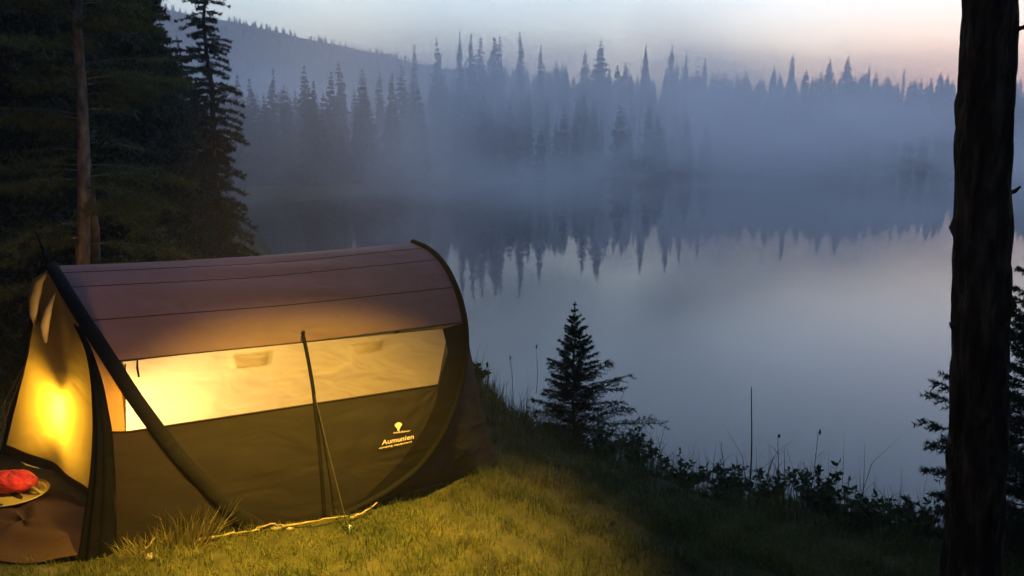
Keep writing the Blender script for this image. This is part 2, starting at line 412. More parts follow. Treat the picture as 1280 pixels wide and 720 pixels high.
# hoops: sleeve bands
def band(curve, w, off, name, mat, mirror=None, bulge=.02, wfun=None):
    c = [tuple(p) for p in curve]
    if mirror is not None: c = c + mirror
    P = [surf(u, t, off=off) for u, t in c]
    mb = MB(); rows_ = []
    for i, p in enumerate(P):
        tg = P[min(i + 1, len(P) - 1)] - P[max(0, i - 1)]; tg /= np.linalg.norm(tg) + 1e-9
        q = surf(c[i][0], c[i][1], off=off + .1) - p; q /= np.linalg.norm(q)
        sd = np.cross(tg, q); ww = w * (wfun(i / (len(P) - 1)) if wfun else 1)
        rows_.append([p + sd * ww * math.cos(a) + q * bulge * math.sin(a) for a in np.linspace(0, 2 * PI, 17)])
    mb.grid(rows_); return tpart(mb, name, mat)
mir1 = [(float(fLu(t)), float(t)) for t in np.linspace(PI / 2 + .03, PI, 40)]
mir2 = [(float(h2u(PI - t)), float(t)) for t in np.linspace(PI / 2 + .03, PI, 40)]
band(hoop1, .041, .006, 'pole_sleeve', M['sleeve'], bulge=.022, wfun=lambda f: 1.05 - .2 * f + .35 * max(0, .12 - f) / .12)
band(np.array(mir1), .028, .004, 'pole_sleeve', M['black'], bulge=.02)
band(hoop2, .020, .004, 'pole_sleeve', M['black'], mirror=mir2, bulge=.022)
# near door edge: black gathered flap
eL = resample(edgeL, 40)
FL = []
for k, (px, py) in enumerate(flapL):
    if k == len(flapL) - 1: FL.append(at_z(px, py)); continue
    # put flap edge slightly outside tunnel end, depth from matching side edge point
    q = surf(*resample(edgeL, len(flapL))[k]); FL.append(at_y(px, py, q[1] - .0))
FL = np.array(FL); sf = np.linspace(0, len(FL) - 1, 40)
FLr = np.stack([np.interp(sf, np.arange(len(FL)), FL[:, k]) for k in range(3)], -1)
for _ in range(4): FLr[1:-1] = (FLr[:-2] + FLr[2:] + 2 * FLr[1:-1]) / 4
EL = np.array([surf(*p, off=.003) for p in eL])
ELs = np.stack([np.interp(FLr[:, 2][::-1], EL[:, 2][::-1], EL[:, k][::-1])[::-1] for k in range(3)], -1)
mb = MB(); g = []
for i in range(11, 40):
    a, b = FLr[i], ELs[i]; w = np.linalg.norm(b - a); out = -tn * .6 - ta * .4
    g.append([a * (1 - s) + b * s + out * (.28 * w * math.sin(PI * s) + .06 * w * math.sin(s * 6 * PI)) for s in np.linspace(0, 1, 22)] )
mb.grid(g); tpart(mb, 'door_flap', M['black'])
# front door panel (glowing) : ruled between the near jamb and the far jamb
apx = surf(hoop1[-1][0], PI / 2, off=-.02)
nb = [apx - np.array([0, 0, .05]), FLr[6], FLr[12], FLr[18]]
bN = at_z(126, 644); bF = at_z(-20, 600)
nearj = np.array([apx - np.array([0, 0, .04])] + [at_y(px, py, y) for px, py, y in [(78, 366, 0), (99, 404, 0), (117, 445, 0), (125, 490, 0), (130, 540, 0), (128, 600, 0)] for y in [apx[1] + (bN[1] - apx[1]) * ((py - 345) / 297)]] + [bN])
farj = np.array([surf(*p, off=-.01) for p in resample(farL, 12)])
farj[0] = nearj[0] + np.array([-.01, .01, 0])
def rs3(P, n):
    s = np.concatenate([[0], np.cumsum(np.linalg.norm(P[1:] - P[:-1], axis=1))]); q = np.linspace(0, s[-1], n)
    return np.stack([np.interp(q, s, P[:, k]) for k in range(3)], -1)
nj = rs3(nearj, 50); fj = rs3(farj, 50)
def door_pt(i, s):
    w = np.linalg.norm(fj[i] - nj[i]); nrm = np.array([-.6, -.8, 0])
    return nj[i] * (1 - s) + fj[i] * s + nrm * (-.05 * w * math.sin(PI * s) + .010 * w * math.sin(s * 14 + i * .05) * math.sin(PI * s))
mb = MB(); mb.grid([[door_pt(i, s) for s in np.linspace(0, 1, 30)] for i in range(0, 48)]); tpart(mb, 'door', M['door'])
mb = MB(); mb.grid([[door_pt(i, s) for s in np.linspace(0, 1, 30)] for i in range(47, 50)]); tpart(mb, 'floor_rim', M['bath'])
# groundsheet in the porch and floor inside
fl = [at_z(128, 636), at_z(147, 691), at_z(98, 697), at_z(40, 706), at_z(-60, 700), at_z(-90, 630), at_z(-35, 584)]
cx = np.mean(fl, axis=0); mb = MB(); ring = np.array(fl + [fl[0]]); ring = rs3(ring, 49)
mb.grid([[cx * (1 - f) + p * f + np.array([0, 0, .035 + .012 * math.sin(k * .9) * f + .012 * math.sin(f * 9 + k * .4) - .03 * f ** 4]) for k, p in enumerate(ring)] for f in np.linspace(0.001, 1, 14)])
tpart(mb, 'porch_groundsheet', M['bath'])
mb = MB(); mb.grid([[surf(u, 0 if v < 0 else PI) * abs(v) + (tc0 + ta * u) * (1 - abs(v)) + np.array([0, 0, .02]) for v in np.linspace(-1, 1, 9)] for u in np.linspace(-.75, .5, 12)])
tpart(mb, 'floor', M['bath'])
# rolled door cloth at the top left
mb = MB(); pr = [at_y(56, 343, A1[1] - .02), at_y(47, 352, A1[1] - .0), at_y(43, 372, A1[1]), at_y(43, 392, A1[1] + .02), at_y(47, 410, A1[1] + .05)]
mb.tube(pr, [.012, .03, .035, .03, .012], 12); tpart(mb, 'rolled_flap', M['tan'])
mb = MB(); pr = [at_y(68, 366, A1[1] + .02), at_y(60, 385, A1[1]), at_y(55, 405, A1[1] + .02), at_y(57, 428, A1[1] + .05)]
mb.tube(pr, [.008, .022, .03, .008], 12); tpart(mb, 'rolled_flap', M['tan'])
# pole tips at the apex
for a, b, r in (((62, 335), (53, 308), .012), ((53, 310), (45, 291), .006), ((66, 332), (76, 324), .007)):
    mb = MB(); mb.tube([at_y(*a, A1[1]), at_y(*b, A1[1] + .05)], r, 8); tpart(mb, 'pole_tip', M['black'])
# end cap at the right
gp = [at_z(482, 622), at_z(545, 606), at_z(600, 594), at_z(624, 584)]
gl = [((p - tc0) @ ta, (p - tc0) @ tn) for p in gp]
gm = [(u, v) for u, v in gl] + [(gl[-1][0] - .02, .15)] + [(u, .45 - (v + .2)) if False else (u, abs(v)) for u, v in gl[::-1][1:]]
print('cap', np.round(gm, 2).tolist())
GP = rs3(np.array([tc0 + ta * u + tn * v for u, v in gm]), 60)
hc = [surf(*p) for p in hoop2] + [surf(*p) for p in mir2]
HC = rs3(np.array(hc), 60)
mb = MB(); g = []
for k in range(60):
    g.append([HC[k] * (1 - s) + GP[k] * s + np.array([0, 0, -.10 * math.sin(PI * s) * HC[k][2]]) + (ta * .012 * math.sin(k * 1.1) * math.sin(PI * s)) for s in np.linspace(0, 1, 12)])
mb.grid(g); tpart(mb, 'end_panel', M['greyf'])
# vertical webbing strap and guy line over the side
st = poly([(378, 417), (384, 445), (391, 485), (397, 540), (402, 600), (405, 642)])
mb = MB(); rows_ = []
for p in resample(st, 24):
    q = surf(*p, off=.012); rows_.append([q + ta * w + (q - surf(*p)) * h for w, h in ((-.011, 0), (-.008, .4), (.008, .4), (.011, 0), (-.011, 0))])
mb.grid(rows_); tpart(mb, 'strap', M['black'])
mb = MB(); mb.tube([surf(*px2ut(379, 416), off=.016), surf(*px2ut(378, 420), off=.02)], [.012, .008], 8); tpart(mb, 'toggle', M['black'])
def guy(P, r=.003, name='guy_line', n=12, sagz=.01):
    P = [np.array(p) for p in P]; mb = MB(); pts = []
    for a, b in zip(P[:-1], P[1:]):
        for s in np.linspace(0, 1, n): pts.append(a * (1 - s) + b * s - np.array([0, 0, sagz * math.sin(PI * s)]))
    mb.tube(pts, r, 5); return tpart(mb, name, M['cord'])
guy([surf(*px2ut(392, 490), off=.012), at_z(437, 668)], .0035)
guy([surf(farL[2][0], farL[2][1]), at_z(-22, 592)], .005)
guy([surf(farL[2][0], farL[2][1], off=.02), at_z(-45, 588)], .006)
# pegs
for nm, p in (('peg', at_z(437, 668)),):
    t = thing('tent_peg', 'small steel tent peg in the lit grass at the end of the thin guy line', 'tent peg', tuple(p))
    mb = MB(); mb.tube([(0, 0, -.03), (0, 0, .05)], .005, 8); mb.build('shaft', M['steel'], t)
    mb = MB(); mb.tube([(-.015, 0, .048), (0, 0, .056), (.015, 0, .046), (.018, 0, .034)], .004, 8); mb.build('hook', M['steel'], t)
# printed logo
def project_flat(verts, px, py, ax_px, ay_px, off=.020):
    """flat letter coords -> tent surface; ax_px maps +x one unit, ay_px maps +y"""
    out = []
    for x, y in verts:
        q = (px + x * ax_px[0] + y * ay_px[0], py + x * ax_px[1] + y * ay_px[1])
        out.append(surf(*px2ut(*q), off=off))
    return out
def text_part(body, px, py, hpx, wscale, slope, name='logo_lettering'):
    cu = bpy.data.curves.new('logo_text', 'FONT'); cu.body = body; cu.size = 1; cu.align_x = 'LEFT'; cu.resolution_u = 2; cu.offset = .012
    to = bpy.data.objects.new('tmp', cu); C.objects.link(to)
    dg = bpy.context.evaluated_depsgraph_get(); me = to.evaluated_get(dg).to_mesh()
    vs = [(v.co.x, v.co.y) for v in me.vertices]; fs = [tuple(p.vertices) for p in me.polygons]
    to.evaluated_get(dg).to_mesh_clear(); bpy.data.objects.remove(to); bpy.data.curves.remove(cu)
    P = project_flat(vs, px, py, (hpx * wscale, -hpx * wscale * slope), (hpx * .08, -hpx))
    mb = MB(); mb.add(P, fs); return tpart(mb, name, M['logo'], False)
text_part('Aumunien', 476.5, 555.5, 8.6, 1.12, .20)
text_part('outdoor', 490.5, 541.5, 3.6, 1.75, .12)
text_part('camping equipment', 472.5, 560.5, 3.4, 1.55, .20)
vs = [(0, 0)] + [(math.cos(a) * (1 if math.sin(a) > -.2 else .75) , math.sin(a)) for a in np.linspace(0, 2 * PI, 24, endpoint=False)]
mb = MB(); mb.add(project_flat(vs, 497, 531.5, (4.6, -.6), (0, -3.9)), [(0, 1 + k, 1 + (k + 1) % 24) for k in range(24)])
mb.add(project_flat([(-.5, 0), (.5, 0), (.16, -1), (-.16, -1)], 497, 534.2, (4.2, 0), (0, -4.2), off=.0205), [(0, 3, 2, 1)])
tpart(mb, 'logo_emblem', M['logo'], False)

# ------------------------------------------------------------------ lanterns (real lamps)
def lantern(label, loc, power, col, globe_s, hang=False):
    t = thing('camping_lantern', label, 'lantern', tuple(loc))
    mb = MB(); mb.lathe([(0, 0), (.055, 0), (.06, .008), (.06, .035), (.045, .045), (0, .046)]); mb.build('base', M['green_metal'], t)
    mb = MB(); mb.lathe([(.036, .046), (.042, .06), (.044, .10), (.042, .14), (.036, .15)]); mb.build('globe', emit('globe_glow', col, globe_s), t)
    mb = MB(); mb.lathe([(0, .19), (.015, .19), (.02, .178), (.055, .162), (.055, .152), (0, .152)]); mb.build('cap', M['green_metal'], t)
    for k in range(4):
        a = PI / 4 + k * PI / 2; mb = MB(); mb.tube([(.05 * math.cos(a), .05 * math.sin(a), .04), (.05 * math.cos(a), .05 * math.sin(a), .156)], .0022, 6); mb.build('guard_bar', M['steel'], t)
    mb = MB(); mb.tube([(.055 * math.cos(a), 0, .165 + .07 * math.sin(a)) for a in np.linspace(0, PI, 14)], .0022, 6); mb.build('handle', M['steel'], t)
    l = bpy.data.lights.new('lantern_light', 'POINT'); l.energy = power; l.color = col; l.shadow_soft_size = .03
    lo = bpy.data.objects.new('lantern_light', l); C.objects.link(lo); lo.parent = t; lo.location = (0, 0, .1)
    return t
LS = .92
WARM = (1.0, .62, .20)
def proj(p):
    q = np.array(p) - CAM; dz = q @ Fw; return np.array([640 + FPX * (q @ Rt) / dz, 360 - FPX * (q @ Up) / dz])
best = min(((float(np.hypot(*(proj(door_pt(i_, s_)) - np.array([77, 517])))), i_, s_) for i_ in range(50) for s_ in np.linspace(0, 1, 21)))
pf = door_pt(best[1], best[2]); print('door hot', best, pf, 'proj near', proj(nj[25]), proj(fj[25]))
# the lantern hangs behind the door panel, close to the window's left end
L1 = pf + np.array([.08, .13, -.10]); print('lantern', L1)
lantern('small lit camping lantern hanging inside the tent behind the yellow door', L1, 13.0*LS, WARM, 30*LS)
mb = MB(); mb.tube([tc0 + ta * (-.70) - tn * .43 + np.array([0, 0, .775]), surf(-.70, PI * .38, off=-.01)], .002, 5); tpart(mb, 'lantern_cord', M['cord'])
mb = MB(); mb.tube([L1 + np.array([0, 0, .235]), surf(-.72, PI / 2, off=-.02)], .002, 5); tpart(mb, 'lantern_cord', M['cord'])
lantern('lit camping lantern hanging inside the tent behind the bright end of the window', tuple(tc0 + ta * (-.70) - tn * .43 + np.array([0, 0, .54])), 6.5*LS, WARM, 8*LS)

# added lamp, unseen above the frame, to light the grass before the tent
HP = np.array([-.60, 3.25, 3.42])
hl = thing('fill_lamp', 'small black lamp added out of view to light the grass before the tent', 'fill_lamp', tuple(HP))
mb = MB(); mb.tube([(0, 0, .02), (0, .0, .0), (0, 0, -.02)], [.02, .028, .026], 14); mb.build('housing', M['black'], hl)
mb = MB(); mb.tube([(0, 0, -.0205), (0, 0, -.024)], [.02, .02], 14); mb.build('lens', emit('fill_lamp_lens', (1, .72, .25), 6*LS), hl)
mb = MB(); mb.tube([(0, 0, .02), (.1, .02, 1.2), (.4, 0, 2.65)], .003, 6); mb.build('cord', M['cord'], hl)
sp = bpy.data.lights.new('fill_lamp_beam', 'SPOT'); sp.energy = 145*LS; sp.color = (1, .60, .05); sp.spot_size = rad(61); sp.spot_blend = 1.0; sp.shadow_soft_size = .03
so = bpy.data.objects.new('fill_lamp_beam', sp); C.objects.link(so); so.parent = hl; so.location = (0, 0, -.03)
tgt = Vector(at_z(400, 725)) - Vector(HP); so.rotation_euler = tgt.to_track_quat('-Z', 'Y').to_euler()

# ------------------------------------------------------------------ bag and dish at the tent door
bp = at_z(17, 617, .03)
t = thing('stuff_sack', 'red stuff sack with a yellow patch lying at the tent door', 'bag', tuple(bp)); t.scale = (.8, .8, .8)
mb = MB(); g = []
for a in np.linspace(-PI / 2, PI / 2, 14):
    g.append([(.19 * math.cos(a) * math.cos(b) * (1 + .06 * math.sin(3 * b)), .11 * math.cos(a) * math.sin(b), .095 + .085 * math.sin(a) * (1 + .12 * math.sin(2 * b + 1)) + .012 * math.sin(7 * b + 3 * a)) for b in np.linspace(0, 2 * PI, 28)])
mb.grid(g); mb.build('body', M['red'], t)
mb = MB(); mb.grid([[(.196 * math.cos(a) * math.cos(b) * (1 + .06 * math.sin(3 * b)), .116 * math.cos(a) * math.sin(b), .095 + .09 * math.sin(a) * (1 + .12 * math.sin(2 * b + 1)) + .012 * math.sin(7 * b + 3 * a)) for b in np.linspace(-PI * .80, -PI * .58, 8)] for a in np.linspace(-.5, .35, 8)]); mb.build('patch', M['yellowp'], t)
mb = MB(); mb.tube([(.17, -.03, .06), (.22, -.05, .045), (.26, -.06, .03)], [.022, .012, .016], 8); mb.build('toggle', M['dish'], t)
dp = at_z(16, 621, .035)
t = thing('dish', 'shallow pale yellow dish under the red stuff sack', 'dish', tuple(dp)); t.scale = (.85, .85, .85)
mb = MB(); mb.lathe([(0, 0), (.14, .0), (.20, .012), (.235, .032), (.238, .034), (.20, .018), (.14, .006), (0, .005)], n=36); mb.build('bowl', M['dish'], t)
mb = MB(); mb.tube([(.237 * math.cos(a), .237 * math.sin(a), .034) for a in np.linspace(0, 2 * PI, 37)], .004, 6); mb.build('rim', M['dish'], t)

# ------------------------------------------------------------------ conifers
def conifer(seed, H, R, z0=.1, whorls=20, per=6, twigs=8, needles=8, nl=.04, nw=.004, droop=.35, pw=1.0, jitter=.2, tr=.03, sub=.35, gap=0.0, limb_r=.006, lean=0.0, up=.12, asym=None, flat=.5):
    r = np.random.default_rng(seed)
    TW0, TW1, TL = [], [], []
    limbs = []
    trunk = MB()
    nz_ = 12
    tp = [(lean * (k / nz_) ** 1.5 + .006 * H * math.sin(k * 1.7 + seed), .006 * H * math.cos(k * 2.1 + seed) - .006 * H * math.cos(seed), H * k / nz_) for k in range(nz_ + 1)]
    tp[0] = (0, 0, -.15)
    trunk.tube(tp, [tr * (1 - .93 * k / nz_) + .0015 for k in range(nz_ + 1)], 8)
    tpa = np.array(tp)
    for w in range(whorls):
        f = (w + r.uniform(-.3, .3)) / whorls; f = min(max(f, 0), .995)
        z = H * (z0 + (1 - z0) * f)
        z = z + r.uniform(-1, 1) * H * .004
        zw = z
        base0 = np.array([np.interp(z, tpa[:, 2], tpa[:, 0]), np.interp(z, tpa[:, 2], tpa[:, 1]), z])
        L0 = R * (1 - f) ** pw + .004 * H
        a0 = r.uniform(0, 2 * PI)
        for k in range(per):
            if r.random() < gap: continue
            base = base0 + np.array([0, 0, r.uniform(-.5, .5) * H * (1 - z0) / whorls * min(1, 3 * (1 - f))])
            a = a0 + 2 * PI * k / per + r.uniform(-.35, .35)
            L = L0 * r.uniform(1 - jitter * 1.6, 1 + jitter)
            if asym: L *= asym(a, f)
            rise = up * (1 + 2.5 * f) + r.uniform(-.05, .05); dr = droop * (1 - .55 * f)
            D = np.array([math.cos(a), math.sin(a), 0]); S = np.array([-math.sin(a), math.cos(a), 0])
            P = lambda s: base + D * L * s + np.array([0, 0, L * (rise * s - dr * s * s + .12 * dr * s ** 4)])
            if limb_r: limbs.append(([P(s) for s in (0, .25, .5, .75, 1)], [limb_r * (1 - .8 * s) * (.4 + .6 * (1 - f)) for s in (0, .25, .5, .75, 1)]))
            ns = max(3, int(twigs * (.35 + .65 * (1 - f))))
            # main axis needles
            for s0, s1 in ((.15, .4), (.4, .7), (.7, 1.0)): TW0.append(P(s0)); TW1.append(P(s1)); TL.append(max(.3, min(1, 1.6 * (1 - f) ** .6)))
            for q in range(ns):
                s = .14 + .82 * (q + r.random() * .8) / ns
                for sd in (-1, 1):
                    ln = L * sub * (1.05 - s * .75) * r.uniform(.6, 1.25)
                    b = P(s); d = D * .75 + S * sd * r.uniform(.5, 1.0) + np.array([0, 0, r.uniform(-.45, .15) * flat])
                    TW0.append(b); TW1.append(b + d / np.linalg.norm(d) * ln); TL.append(max(.3, min(1, 1.6 * (1 - f) ** .6)))
    # leader
    for s in range(3): TW0.append(np.array([tpa[-1, 0], tpa[-1, 1], H * (.93 + .025 * s)])); TW1.append(np.array([tpa[-1, 0], tpa[-1, 1], H * (.955 + .025 * s)])); TL.append(.3)
    for pts, rr_ in limbs: trunk.tube(pts, rr_, 4, cap=False)
    A = np.array(TW0); B = np.array(TW1); n = len(A); m = needles
    s = (np.arange(m)[None, :] + r.random((n, m))) / m
    base = A[:, None] * (1 - s[..., None]) + B[:, None] * s[..., None]
    d = (B - A); ln = np.linalg.norm(d, axis=1, keepdims=True) + 1e-6; d = d / ln
    rv = r.normal(size=(n, m, 3)); rv -= (rv * d[:, None]).sum(-1, keepdims=True) * d[:, None]; rv /= np.linalg.norm(rv, axis=-1, keepdims=True)
    nd = d[:, None] * .55 + rv * .85; nd /= np.linalg.norm(nd, axis=-1, keepdims=True)
    wv = np.cross(nd, r.normal(size=(n, m, 3))); wv /= np.linalg.norm(wv, axis=-1, keepdims=True)
    tl = np.array(TL)[:, None, None]; le = nl * r.uniform(.7, 1.25, (n, m, 1)) * tl; nw = nw * (.35 + .65 * tl)
    V = np.stack([base - wv * nw, base + wv * nw, base + nd * le], 2).reshape(-1, 3)
    F = np.arange(len(V)).reshape(-1, 3)
    return trunk, V, F
def tree_thing(name, label, loc, args, mt='bark', mc='needle', cat='tree', group=None, rot=0):
    trunk, V, F = conifer(**args)
    t = thing(name, label, cat, loc, group); t.rotation_euler.z = rot
    trunk.build('trunk', M[mt], t); link('crown', np_mesh('crown', V, F, M[mc]), t)
    return t
# --- far shore forest: prototypes as single small meshes
protos = []
for k in range(9):
    H = 9; slim = [1, .75, .6, 1.15, .5, .85, .7, 1.0, .42][k]
    tr_, V, F = conifer(seed=100 + k, H=H, R=1.25 * slim, z0=.06 if k % 3 else .16, whorls=44, per=5, twigs=3, needles=4, nl=.22, nw=.05, droop=.45, pw=.85 if k != 8 else .5, jitter=.35, tr=.09, sub=.45, gap=.12 + .05 * (k % 3), limb_r=0, up=.0)
    tv = np.array(tr_.v); tf = [f for f in tr_.f if len(f) == 4]
    tf3 = np.array([(f[0], f[1], f[2]) for f in tf] + [(f[0], f[2], f[3]) for f in tf])
    protos.append((np.concatenate([tv, V]), np.concatenate([tf3, F + len(tv)])))
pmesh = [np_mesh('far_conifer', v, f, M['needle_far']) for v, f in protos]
def far_tree(x, y, h, label, group, k=None, name='far_conifer'):
    k = random.randrange(9) if k is None else k
    o = link(name, pmesh[k], None, (x, y, hz(x, y) - .15)); s = h / 9
    wd_ = s * random.uniform(.75, 1.35); o.scale = (wd_, wd_, s); o.rotation_euler = (random.gauss(0, .022), random.gauss(0, .022), random.uniform(0, 6.28))
    tag(o, label, 'conifer', group); return o
def far_at(px, ytop, D, label, group, k=None):
    x = (px - 640) / FPX * D / 1.0; x *= 1.0
    dirx = ray(px, 178); x = dirx[0] / dirx[1] * D
    ztop = at_y(px, ytop, D)[2]; z0 = hz(x, D)
    return far_tree(x, D, max(3.5, ztop - z0 + .15), label, group, k)
n_far = 0
sky = [(517, 55, 100, 'tall thin conifer rising alone left of the skyline clump', 4), (549, 47, 100, 'bushy-topped conifer at the left end of the tallest skyline clump', 1),
       (576, 38, 102, 'tallest spire in the skyline clump above the mist', 2), (590, 42, 103, 'spire just right of the tallest one in the skyline clump', 4), (598, 46, 101, 'right-hand spire of the tallest skyline clump', 5),
       (613, 45, 106, 'narrow conifer standing clear just right of the skyline clump', 6), (626, 44, 110, 'very thin dead-looking spire right of the skyline clump', 8),
       (651, 39, 112, 'tall dark spire alone in the gap right of the skyline clump', 8), (675, 56, 116, 'short thin spire right of the tall lone skyline spire', 4),
       (748, 50, 135, 'tall square-topped conifer on the middle of the misty skyline', 3), (730, 62, 132, 'lower conifer leaning on the tall square-topped skyline one', 0), (804, 55, 145, 'thin skyline spire, left one of the pair over the thickest mist', 6), (834, 54, 148, 'broad skyline spire, right one of the pair over the thickest mist', 2),
       (853, 66, 150, 'short twin spire just right of the skyline pair', 4), (875, 68, 155, 'bushy conifer on the pink skyline behind the thin mist', 5), (985, 67, 175, 'thin tall skyline spire under the first pink of the sky', 8),
       (962, 80, 170, 'small pointed conifer left of the thin spire under the pink sky', 5), (1030, 72, 182, 'broad pointed conifer on the pink skyline', 3), (1051, 69, 185, 'tallest broad conifer on the pink right-hand skyline', 3), (1079, 82, 186, 'thin spire right of the tallest broad conifer on the pink skyline', 6), (1123, 85, 190, 'last thin spire on the pink skyline left of the big trunk', 8)]
for px, yt, D, lab, k in sky: far_at(px, yt, D, lab, 'spires along the forest skyline', k); n_far += 1
left = [(322, 96), (340, 84), (352, 110), (383, 80), (380, 120), (410, 88), (425, 78), (432, 108), (300, 92), (285, 105), (270, 90), (362, 118), (445, 112), (462, 98), (474, 88), (490, 92), (505, 82), (402, 124), (312, 120), (455, 84), (330, 128), (395, 116)]
for q, (px, yt) in enumerate(left):
    D = 56 + 14 * ((q * 7) % 5) / 5 + (px - 300) * .06
    far_at(px, yt, D, 'misty blue conifer on the left shore above the tent roof', 'conifers on the left shore'); n_far += 1
tries = 0
cand = []
while len(cand) < 250 and tries < 60000:
    tries += 1
    px = random.uniform(235, 1330); D = random.uniform(50, 200); dx = ray(px, 178); x = dx[0] / dx[1] * D
    cand.append((px, D, x))
    d = float(lake_dist(np.array([x]), np.array([D]))[0])
    if d < 1.0 or d > 88 or any(abs(px - c[0]) * D / 1000 < 1.3 and abs(D - c[1]) < 3.5 for c in cand[:-1]): cand.pop(); continue
for px, D, x in cand:
    h = random.uniform(5.0, 9.0)
    if px < 500: h = min(h, 7.5)
    if px > 860: h *= .78
    if px < 520: lab, grp = 'dim conifer in the dark shore forest behind the tent', 'trees of the dark shore forest'
    elif px < 860: lab, grp = 'conifer wrapped in the thick lake mist on the middle shore', 'trees in the thick mist'
    else: lab, grp = 'conifer in the hazy forest on the right-hand far shore', 'trees of the right far shore'
    far_tree(x, D, h, lab, grp); n_far += 1
# mass of wood behind / between, and on the far hill: one stuff object
def scatter(name, label, pts, hlo, hhi, ks=(0, 3, 7)):
    Vs, Fs, b = [], [], 0
    for x, y in pts:
        v, f = low[random.choice(ks) % len(low)]; s = random.uniform(hlo, hhi) / 9; a = random.uniform(0, 6.28)
        c, s_ = math.cos(a), math.sin(a)
        w = np.stack([(v[:, 0] * c - v[:, 1] * s_) * s + x, (v[:, 0] * s_ + v[:, 1] * c) * s + y, v[:, 2] * s + hz(x, y) - .2], -1)
        Vs.append(w); Fs.append(f + b); b += len(v)
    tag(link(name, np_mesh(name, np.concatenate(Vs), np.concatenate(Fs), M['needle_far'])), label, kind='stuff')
low = []
for k in range(3):
    tr_, V, F = conifer(seed=300 + k, H=9, R=1.5, z0=.03, whorls=15, per=6, twigs=2, needles=3, nl=.55, nw=.16, droop=.45, jitter=.35, sub=.5, limb_r=0, up=0)
    low.append((V, F))
pts = []
while len(pts) < 1100:
    px = random.uniform(180, 1420); D = random.uniform(48, 215); dx = ray(px, 178); x = dx[0] / dx[1] * D
    d = float(lake_dist(np.array([x]), np.array([D]))[0])
    if d > .6 and d < 95: pts.append((x, D))
scatter('far_wood', 'dense hazy wood filling the far shore between the single trees', pts, 4.5, 8.0)
pts = []
while len(pts) < 700:
    px = random.uniform(150, 620); D = random.uniform(250, 420); dx = ray(px, 178); pts.append((dx[0] / dx[1] * D, D))
scatter('hillside_wood', 'faint wooded hill rising beyond the left shore', pts, 2, 3.6)

# ------------------------------------------------------------------ near trees
def gz(px, D, z=0):
    dx = ray(px, 178); x = dx[0] / dx[1] * D; return (x, D, hz(x, D) - .02)
# lit tree behind the tent
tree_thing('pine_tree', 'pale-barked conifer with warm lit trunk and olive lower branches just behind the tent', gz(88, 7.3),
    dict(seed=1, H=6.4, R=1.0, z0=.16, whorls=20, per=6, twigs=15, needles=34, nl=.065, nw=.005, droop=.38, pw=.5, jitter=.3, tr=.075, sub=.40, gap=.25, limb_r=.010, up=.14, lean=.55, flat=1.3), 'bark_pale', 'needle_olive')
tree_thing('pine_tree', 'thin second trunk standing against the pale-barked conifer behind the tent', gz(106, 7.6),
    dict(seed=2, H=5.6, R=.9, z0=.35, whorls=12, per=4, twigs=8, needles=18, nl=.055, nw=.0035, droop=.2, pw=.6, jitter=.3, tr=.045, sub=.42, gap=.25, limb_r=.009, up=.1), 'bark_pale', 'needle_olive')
tree_thing('spruce_tree', 'tall narrow dark spruce standing apart, right of the dark left-hand trees', gz(266, 14.5),
    dict(seed=3, H=6.9, R=.60, z0=.04, whorls=46, per=7, twigs=9, needles=16, nl=.07, nw=.008, droop=.55, pw=.42, jitter=.35, tr=.09, sub=.4, gap=.08, limb_r=.01, up=.05))
dark = [(20, 9.0, 8.5, 1.7, 'black bushy spruce at the far left edge behind the tent door'), (150, 10.5, 7.2, .85, 'dark broad spruce between the lit trunk and the tall narrow spruce'),
        (198, 12.5, 5.6, .55, 'dark spruce whose ragged crown tip meets the sky left of the narrow spruce'), (60, 12, 9, 1.9, 'dark high-crowned spruce behind the lit trunk'), (-45, 8, 9, 1.8, 'dark spruce leaning in from beyond the left edge'),
        (115, 15, 10, 1.5, 'deep shadowed spruce in the back row behind the lit trunk'), (185, 17, 6.4, .95, 'low shadowed spruce in the back row beside the narrow spruce'), (5, 16, 11, 2.3, 'deep shadowed spruce in the back row at the left edge'), (232, 19, 4.6, .8, 'small dark spruce at the foot of the tall narrow spruce'), (212, 26, 6.0, 1.1, 'small distant dark spruce left of the narrow spruce on the bank')]
for q, (px, D, H, R, lab) in enumerate(dark):
    tree_thing('spruce_tree', lab, gz(px, D), dict(seed=20 + q, H=H, R=R, z0=.03, whorls=34, per=8, twigs=10, needles=12, nl=.11, nw=.014, droop=.4, pw=.6, jitter=.3, tr=.11, sub=.42, gap=.05, limb_r=.014, up=.06))
# forest continued unseen behind and beside the viewpoint, added to shade the bank
Vs, Fs, b = [], [], 0
rs = np.random.default_rng(77); sp_ = []
while len(sp_) < 95:
    a = rad(rs.uniform(36, 324)); q = rs.uniform(3.6, 18); x, y = q * math.sin(a), q * math.cos(a)
    if abs(x) * math.cos(rad(34)) - y * math.sin(rad(34)) < 3.6 and y > -3.2: continue
    if float(lake_dist(np.array([x]), np.array([y]))[0]) < 1 or any(math.hypot(x - c[0], y - c[1]) < 1.7 for c in sp_): 
        rs.random(); 
        if rs.random() < .0008: break
        continue
    sp_.append((x, y))
for x, y in sp_:
    v, f = protos[int(rs.integers(0, 9))]; s_ = rs.uniform(1.0, 1.5); wd = 1.7
    Vs.append(v * np.array([s_ * wd, s_ * wd, s_]) + np.array([x, y, hz(x, y) - .2])); Fs.append(f + b); b += len(v)
tag(link('shade_wood', np_mesh('shade_wood', np.concatenate(Vs), np.concatenate(Fs), M['needle'])), 'unseen dark wood added behind the viewpoint to shade the bank', kind='stuff')
